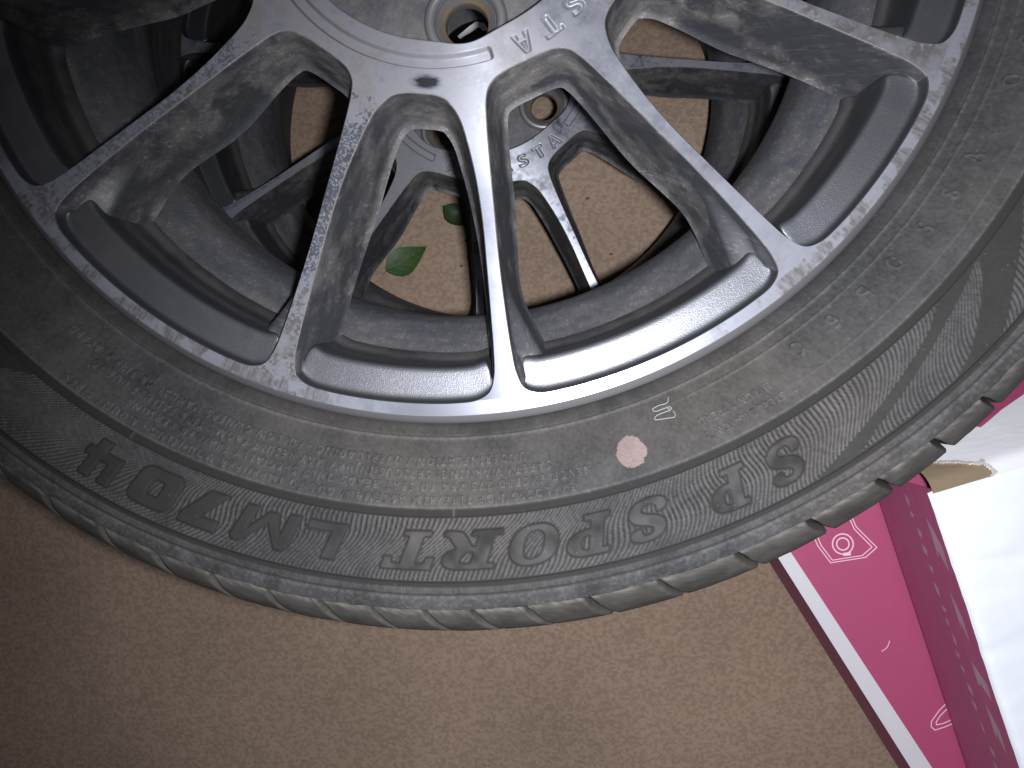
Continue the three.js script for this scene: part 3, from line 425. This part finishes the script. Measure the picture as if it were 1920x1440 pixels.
function addRim(wheel, phi, faceMat) {
  const P = (name, geo, mat, parent = wheel) => { const m = part(name, geo, mat, parent); if (parent === wheel) { m.position.y = FY; m.rotation.y = phi * D2R; } return m; };
  const barrel = P('rim_barrel', rim.barrel, barrelMat);
  const lip = P('rim_lip', mergeGeometries([rim.ring, rim.lip]), faceMat); P('pocket_ledge', rim.lipWall, ledgeMat, lip);
  rim.spokes.forEach((g, k) => { const s = P('spoke', g, faceMat); P('spoke_side', rim.sides[k], paintMat, s); });
  const hub = P('hub', mergeGeometries([rim.hubRing, rim.hub]), faceMat);
  P('hub_side', rim.hubWall, paintMat, hub); P('hub_recess', rim.recess, paintMat, hub); rim.hubLetters.forEach((g) => P('engraved_letter', g, faceMat, hub));
  const plate = P('hub_plate', rim.plate, plateMat);
  for (let k = 0; k < 4; k++) { const a = (45 + 90 * k) * D2R; for (const [n, g, m] of [['bolt_seat', rim.seat, seatMat], ['bolt_hole', rim.hole, holeMat]]) { const b = P(n, g, m, plate); b.position.set(54 * mm * Math.sin(a), 0, 54 * mm * Math.cos(a)); } }
  const cap = P('centre_cap', rim.cap, capMat);
  const emb = [mergeGeometries([strip([[-10.5, 5.5], [-2, -1.5], [2.6, -4.6], [6.6, -3.6], [9.2, 0.6]], 4.2, 0.4), strip([[-5.5, 10.5], [3.2, 3.2], [5, 5.2], [2.5, 10.5]], 3.4, 0.4)])];
  for (const s of [0, 1]) { const e = P('cap_emblem', emb[0], emblemMat, cap); const t = (s * 180) * D2R - phi * D2R; const ox = -6.5 * mm, oz = -26.5 * mm; e.rotation.y = t; e.position.set((ox * Math.cos(t) + oz * Math.sin(t)), -15.4 * mm, (-ox * Math.sin(t) + oz * Math.cos(t))); }
}
const GRP = 'alloy wheels stacked on the carpet';
const upper = thing('alloy_wheel', 'large upper dusty alloy wheel, tyre lettered SP SPORT LM704, lying on another wheel', 'wheel', [0, FACE - FY, 0], GRP);
const lower = thing('alloy_wheel', 'second alloy wheel seen through the spokes, lying under the upper wheel on the carpet', 'wheel', [-0.0081, 0, -0.0193], GRP);
const upTyre = tyre(upper, true, FY, 0); addRim(upper, PHI_UP, faceUp);
tyre(lower, false, FY, 1); addRim(lower, PHI_LOW, faceLow);
{ // white chalk squiggle on the upper tyre's sidewall
  const pt = (a, r) => new THREE.Vector3(r * mm * Math.sin(a * D2R), FY + (yOfR(r) + 0.25) * mm, r * mm * Math.cos(a * D2R));
  const sp = (l) => new THREE.TubeGeometry(new THREE.CatmullRomCurve3(l.map(([a, r]) => pt(a, r))), 60, 0.15 * mm, 5);
  const g = mergeGeometries([sp([[23.5, 245.0], [23.2, 246.6], [22.2, 246.4], [21.6, 247.0], [21.75, 248.0], [22.6, 248.3], [23.25, 248.6], [23.3, 249.6], [22.9, 248.9]]), sp([[23.1, 249.9], [22.4, 249.7], [21.6, 250.0], [21.4, 251.0], [21.9, 251.7], [22.6, 252.4], [23.2, 252.9], [23.35, 251.6], [23.3, 250.6]])]);
  part('chalk_mark', g, new THREE.MeshStandardMaterial({ color: new THREE.Color().setRGB(0.21, 0.22, 0.205), roughness: 0.9 }), upTyre).userData.label = 'white looped chalk mark';
}

// ---------------------------------------------------------------- leaves on the carpet
function leafGeo(L, W, curl, colA, colB, seed) {
  const g = new Geo(), nu = 34, nv = 33;
  const wid = (t) => W * Math.pow(Math.sin(Math.PI * Math.pow(t, 0.8)), 0.8) * (0.55 + 0.45 * Math.sin(Math.PI * Math.pow(t, 0.55)));
  g.grid(nu, nv, (i, j) => {
    const t = i / (nu - 1), s = (j / (nv - 1)) * 2 - 1, w = Math.max(wid(t), 0.02), x = (t - 0.5) * L, z = s * w * (1 + 0.018 * Math.sin(t * 55));
    const vein = Math.abs(s) < 0.045 ? 1 : smooth(0.82, 1, Math.cos((t * L - Math.abs(s) * w * 1.15) * 2 * Math.PI / (L / 6.2))) * 0.8;
    const y = 0.8 + curl * (s * s * w * 0.22) + curl * 2.6 * Math.pow(t - 0.45, 2) * L * 0.22 + 0.35 * vnoise(t * 6, s * 3, seed) - vein * 0.18 + curl * s * 0.8;
    const n = fbm(t * 7, s * 3, seed, 3), k = clamp(n * 0.9 + vein * 0.55 - 0.1 + (s > 0 ? 0.14 : 0));
    return [x * mm, y * mm, z * mm, [0, 1, 2].map((q) => lerp(colA[q], colB[q], k)), t, s];
  });
  return g.build();
}
const leafMat = new THREE.MeshPhysicalMaterial({ vertexColors: true, roughness: 0.55, transmission: 0.0, side: THREE.DoubleSide });
function stalk(pts) { return new THREE.TubeGeometry(new THREE.CatmullRomCurve3(pts.map((p) => new THREE.Vector3(p[0] * mm, p[1] * mm, p[2] * mm))), 16, 0.5 * mm, 6); }
const stalkMat = new THREE.MeshStandardMaterial({ color: new THREE.Color().setRGB(0.10, 0.14, 0.04), roughness: 0.7 });
{
  const a = thing('fallen_leaf', 'bright green pointed leaf lying flat on the carpet, left of the middle spoke', 'leaf', [-0.104, 0.003, 0.0935], 'green leaves on the carpet');
  part('leaf_blade', leafGeo(48, 15, 0.7, [0.016, 0.046, 0.008], [0.050, 0.108, 0.022], 3), leafMat, a); part('leaf_stalk', stalk([[-24, 0.8, 0], [-27, 1.0, 0.8], [-29, 1.2, 1.6]]), stalkMat, a); a.rotation.y = 29 * D2R;
  const b = thing('fallen_leaf', 'dark green curled leaf half hidden behind the middle spoke', 'leaf', [-0.052, 0.005, 0.053], 'green leaves on the carpet');
  part('leaf_blade', leafGeo(34, 11, 2.2, [0.012, 0.030, 0.010], [0.035, 0.07, 0.022], 8), leafMat, b); part('leaf_stalk', stalk([[-16, 2, 0], [-19, 2.4, 0.8], [-21, 2.2, 1.2]]), stalkMat, b); b.rotation.y = -38 * D2R;
}
{ // dry crumbs lying about on the carpet
  const r = rng(77), gs = []; for (let k = 0; k < 14; k++) { const x = -0.25 + 0.62 * r(), z = -0.12 + 0.75 * r(), s = (0.4 + 0.9 * r() * r()) * mm, g = new THREE.DodecahedronGeometry(s); g.scale(1, 0.5, 0.7 + r()); g.rotateY(r() * 6); g.translate(x, s * 0.6, z); gs.push(g); }
  for (const [x, z] of [[0.075, 0.035], [0.098, 0.09], [-0.045, 0.075], [-0.043, 0.092], [-0.05, 0.100]]) { const g = new THREE.DodecahedronGeometry(1.5 * mm); g.scale(1.3, 0.5, 0.9); g.translate(x, 1.4 * mm, z); gs.push(g); }
  const m = part('carpet_crumbs', mergeGeometries(gs), new THREE.MeshStandardMaterial({ color: new THREE.Color().setRGB(0.10, 0.066, 0.045), roughness: 0.95 }), scene); m.userData = { kind: 'stuff', label: 'dark dry crumbs scattered over the carpet' };
}

// ---------------------------------------------------------------- cardboard boxes
const PINK = '#a8496d', PINKD = '#ad567b', WHITE = '#e9e9ea';
const cardBump = dataTex(256, 256, (i, j) => { const r = 0.5 * fbm(i / 6, j / 6, 2, 3) + 0.5 * fbm(i / 90, j / 26, 6, 2); return [r, r, r]; });
function paper(cv, rough = 0.55) { return new THREE.MeshStandardMaterial({ map: canvasTex(cv), roughness: rough, bumpMap: cardBump, bumpScale: 0.0004 }); }
const plain = (c, rough = 0.8) => new THREE.MeshStandardMaterial({ color: c, roughness: rough, bumpMap: cardBump, bumpScale: 0.0004 });
function cv(w, h, f) { const c = document.createElement('canvas'); c.width = w; c.height = h; f(c.getContext('2d')); return c; }
// a panel: sheet of card of length l (local z) and width w (local x), rounded edges, slightly warped
function panelGeo(w, l, th, warp = 0, nx = 24, nz = 40) {
  const g = new Geo();
  for (const top of [1, 0]) g.grid(nx + 1, nz + 1, (i, j) => { const u = i / nx, v = j / nz, y = warp * (vnoise(u * 3, v * 5, 3) - 0.5) - (top ? 0 : th) - (top ? 0.6 * mm * Math.pow(1 - clamp(Math.min(u * w, (1 - u) * w, v * l, (1 - v) * l) / (1.5 * mm)), 2) : 0); return [u * w, y, v * l, null, u, 1 - v]; });
  const n = (nx + 1) * (nz + 1), W = nx + 1; const edge = (a, b) => g.quad(a, b, b + n, a + n);
  for (let i = 0; i < nx; i++) { edge(i, i + 1); edge(nz * W + i + 1, nz * W + i); } for (let j = 0; j < nz; j++) { edge((j + 1) * W, j * W); edge(j * W + nx, (j + 1) * W + nx); }
  return g.build();
}
const kraft = new THREE.MeshStandardMaterial({ color: new THREE.Color().setRGB(0.215, 0.165, 0.105), roughness: 0.95, bumpMap: cardBump, bumpScale: 0.0008 });
function printedTop() {                                    // pink print with a white border, icons in white outline
  return cv(1024, 1536, (x) => {
    x.fillStyle = '#d0d0d5'; x.fillRect(0, 0, 1024, 1536); const s = 1024 / 240;           // px per mm, panel 240 x 360
    x.fillStyle = PINK; x.beginPath(); x.moveTo(10.5 * s, 0); x.lineTo(1024, 0); x.lineTo(1024, 1536); x.lineTo(16.5 * s, 1536); x.fill();
    x.strokeStyle = '#f0cbd6'; x.lineJoin = 'round';
    // outlines of the icons, turned the way they lie on the panel
    const turn = (pts, k = 1) => pts.map(([dx, dy]) => [(dx * 0.849 - dy * 0.529) * s * k / 6.15, (dx * 0.529 + dy * 0.849) * s * k / 6.15]);
    const line = (pts, close) => { x.beginPath(); pts.forEach(([a, b], k) => k ? x.lineTo(a, b) : x.moveTo(a, b)); if (close) x.closePath(); x.stroke(); };
    x.save(); x.translate(50 * s, 43.5 * s); x.lineWidth = 0.8 * s;
    const hex = [[-140, -30], [-122, 12], [-60, 95], [110, 65], [165, 15], [66, -86], [20, -190], [-120, -150]]; line(turn(hex), true); line(turn(hex, 0.86), true);
    x.lineWidth = 1.1 * s; for (const r of [8.2, 4.9]) { x.beginPath(); x.arc(0, 0, r * s, 0, 7); x.stroke(); }
    x.fillStyle = '#f0cbd6'; x.beginPath(); turn([[2, 44], [38, 40], [40, 56], [2, 60]]).forEach(([a, b], k) => k ? x.lineTo(a, b) : x.moveTo(a, b)); x.fill(); x.restore();
    x.save(); x.translate(42 * s, 202 * s); x.lineWidth = 0.8 * s;
    line(turn([[60, -95], [35, -80], [-8, -35], [-46, 20], [-48, 48], [-30, 64], [20, 46], [70, 22]])); line(turn([[45, -50], [22, -36], [-4, -8], [-24, 24], [-22, 38], [10, 30], [60, 6]])); x.restore();
    x.lineWidth = 0.7 * s; x.beginPath(); x.moveTo(30 * s, 133 * s); x.quadraticCurveTo(36 * s, 134 * s, 40 * s, 129 * s); x.stroke();
  });
}
function printedSide(seed) {                              // dark pink with two rows of worn grey-white lettering
  return cv(1536, 512, (x) => {
    x.fillStyle = PINKD; x.fillRect(0, 0, 1536, 512); const s = 1536 / 360, r = rng(seed); x.fillStyle = '#b596a3';
    for (let k = 0, p = 8; p < 352; k++) { const l = 3 + 9 * r(), h = 3.2 + 3.6 * r(), y = 55 - 5 * r(); x.beginPath(); x.moveTo(p * s, y * s); x.lineTo((p + l * 0.35) * s, (y - h) * s); x.lineTo((p + l) * s, (y - h * 0.6) * s); x.lineTo((p + l * 0.6) * s, (y + 0.8) * s); x.fill(); p += l + 2 + 5 * r(); }
    for (let k = 0, p = 22; p < 345; k++) { const l = 14 + 26 * r(), h = 6 + 9 * r(), y = 27 + 4 * r(); x.beginPath(); x.moveTo(p * s, y * s); x.lineTo((p + l * 0.5) * s, (y - h) * s); x.lineTo((p + l) * s, (y - h * 0.9) * s); x.lineTo((p + l * 0.62) * s, (y - h * 0.2) * s); x.lineTo((p + l * 0.8) * s, (y + 1) * s); x.fill(); p += l + 6 + 14 * r(); }
    x.globalAlpha = 0.35; x.font = `${5 * s}px sans-serif`; for (let k = 0; k < 9; k++) { x.save(); x.translate((60 + 30 * k) * s, 74 * s); x.rotate(0.08); x.fillText('~~', 0, 0); x.restore(); }
  });
}
{
  const H = 0.118;
  // lower box: pink top with a white border; its long edge runs away to the lower right of the photograph
  const yB = 0.122, B = thing('cardboard_box', 'lower pink cardboard box lying on the carpet, white border and outlined icons on its top', 'box', [0.2136, 0, 0.3378], 'pink and white cardboard boxes');
  B.rotation.y = Math.atan2(0.529, 0.849);
  part('top_panel', panelGeo(0.24, 0.36, 2.5 * mm, 1.2 * mm), paper(printedTop()), B).position.y = yB;
  const sb = part('side_panel', panelGeo(H, 0.36, 2.5 * mm, 0.8 * mm), plain(0xa35075, 0.6), B); sb.rotation.z = -Math.PI / 2; sb.rotation.order = 'XYZ'; sb.position.set(2.5 * mm, yB - 2.6 * mm, 0); sb.scale.y = -1;
  const e1 = part('end_panel', panelGeo(0.235, H - 3 * mm, 2.5 * mm), plain(0xa35075, 0.6), B); e1.rotation.x = Math.PI / 2; e1.position.set(3 * mm, yB - 3 * mm, 1 * mm);
  const e2 = part('end_panel', panelGeo(0.235, H - 3 * mm, 2.5 * mm), plain(0xa35075, 0.6), B); e2.rotation.x = Math.PI / 2; e2.position.set(3 * mm, yB - 3 * mm, 0.357);
  const s2 = part('side_panel', panelGeo(H, 0.36, 2.5 * mm), plain(0xa35075, 0.6), B); s2.rotation.z = -Math.PI / 2; s2.position.set(0.239, yB - 2.6 * mm, 0);
  // upper box: bare white top, dark pink sides, torn corner and an open end flap
  const yA = 0.242, A = thing('cardboard_box', 'upper cardboard box with plain white top, torn brown corner and dark pink lettered side', 'box', [0.2958, 0.1235, 0.2909], 'pink and white cardboard boxes');
  A.rotation.y = Math.atan2(0.304, 0.953); const t = yA - 0.1235;
  const topG = panelGeo(0.26, 0.36, 3 * mm, 2.2 * mm, 90, 120);
  { const p = topG.attributes.position; for (let i = 0; i < p.count; i++) { const x = p.getX(i), z = p.getZ(i); p.setY(i, p.getY(i) + 2.6 * mm * (fbm(x * 22, z * 60, 3, 3) - 0.5) - 0.9 * mm * gauss((z - 0.05 - 0.15 * x) / 0.004, 1) - 0.7 * mm * gauss((z - 0.11 + 0.1 * x) / 0.005, 1)); if (z < 0.012) { const k = 1 - z / 0.012; p.setZ(i, z + k * (1.4 * mm * (vnoise(x * 380, 3, 1) - 0.5) + 1.2 * mm * (vnoise(x * 90, 8, 1) - 0.5))); } if (x < 0.006) { const k = 1 - x / 0.006; p.setY(i, p.getY(i) - k * k * 1.2 * mm); } } topG.computeVertexNormals(); }
  part('top_panel', topG, plain(0xe4e9f0, 0.6), A).position.y = t;
  const pt = printedSide(4), sa = part('side_panel', panelGeo(H - 4 * mm, 0.36, 2.5 * mm, 0.8 * mm), null, A);
  { const uv = sa.geometry.attributes.uv; for (let i = 0; i < uv.count; i++) { const u = uv.getX(i), v = uv.getY(i); uv.setXY(i, 1 - v, 1 - u); } sa.material = paper(pt, 0.6); }
  sa.rotation.z = -Math.PI / 2; sa.scale.y = -1; sa.position.set(2.5 * mm, t - 3 * mm, 0);
  const s3 = part('side_panel', panelGeo(H - 4 * mm, 0.36, 2.5 * mm), plain(0xa35075, 0.6), A); s3.rotation.z = -Math.PI / 2; s3.position.set(0.259, t - 3 * mm, 0);
  // end flap: bends over the edge and hangs outward
  const FL = 0.135, FW = 0.256, flap = (x, s) => { const bend = 0.016, k = clamp(s / bend), ang = 1.02 * k * k * (3 - 2 * k); return ang; };
  const path = [[0, 0]]; for (let q = 1; q <= 170; q++) { const s = q / 170 * FL, an = flap(0, s); path.push([path[q - 1][0] + Math.cos(an) * FL / 170, path[q - 1][1] - Math.sin(an) * FL / 170]); }
  const fg = new Geo(), keys = []; const nx = 220, nz = 170;
  fg.grid(nx + 1, nz + 1, (i, j) => {
    const x = 2 * mm + Math.pow(i / nx, 1.8) * FW, s = j / nz * FL, X = x / mm, S = s / mm;
    const d = 41 + 3.5 * (vnoise(S * 0.5, 2, 2) - 0.5) - X - 0.15 * S, d2 = lerp(26, 9, smooth(3, 40, X)) + 5 * (fbm(X * 0.22, 4, 4, 3) - 0.5) - S, tear = Math.min(d, d2), brown = smooth(-0.2, 0.5, tear), fringe = gauss(tear + 1.5 + 1.4 * (vnoise(X * 0.5, S * 0.5, 3) - 0.5), 1.7);
    const py = path[j][1] - 1.1 * mm * brown + 0.9 * mm * fringe * vnoise(X, S, 5) + 0.8 * mm * (vnoise(X * 0.06, S * 0.05, 8) - 0.5) * clamp(S / 8);
    keys.push(brown > 0.5 ? 1 : fringe > 0.45 ? 2 : 0);
    return [x, py, -path[j][0], null, x / FW, s / 0.128];
  });
  const fb = fg.build(), fs = splitFaces(fb, (a, b, c) => keys[a]);
  const flapCv = cv(1024, 512, (x) => {
    const s = 1024 / 256; x.fillStyle = '#e2e2e6'; x.fillRect(0, 0, 1024, 512); x.fillStyle = PINK; x.beginPath(); [[6, 82], [31, 72], [58, 43], [80, 54], [140, 78], [140, 116], [84, 103], [64, 108], [40, 118], [6, 118]].forEach(([a, b], k) => k ? x.lineTo(a * s, 512 - b * s) : x.moveTo(a * s, 512 - b * s)); x.fill();
    x.fillStyle = '#141014'; for (const [a, b] of [[76, 112], [82, 115], [88, 114], [84, 22], [90, 20]]) { x.beginPath(); x.ellipse(a * s, 512 - b * s, 3 * s, 1.2 * s, -0.7, 0, 7); x.fill(); }
  });
  const flapM = part('end_flap', fs[0], paper(flapCv), A); flapM.position.set(0, t - 0.4 * mm, 1 * mm);
  if (fs[1]) part('torn_patch', fs[1], kraft, flapM).userData.label = 'brown corrugated layer bared at the torn corner';
  if (fs[2]) part('torn_edge', fs[2], new THREE.MeshStandardMaterial({ color: new THREE.Color().setRGB(0.50, 0.46, 0.43), roughness: 0.95, bumpMap: cardBump, bumpScale: 0.002 }), flapM);
}
renderer.render(scene, camera);
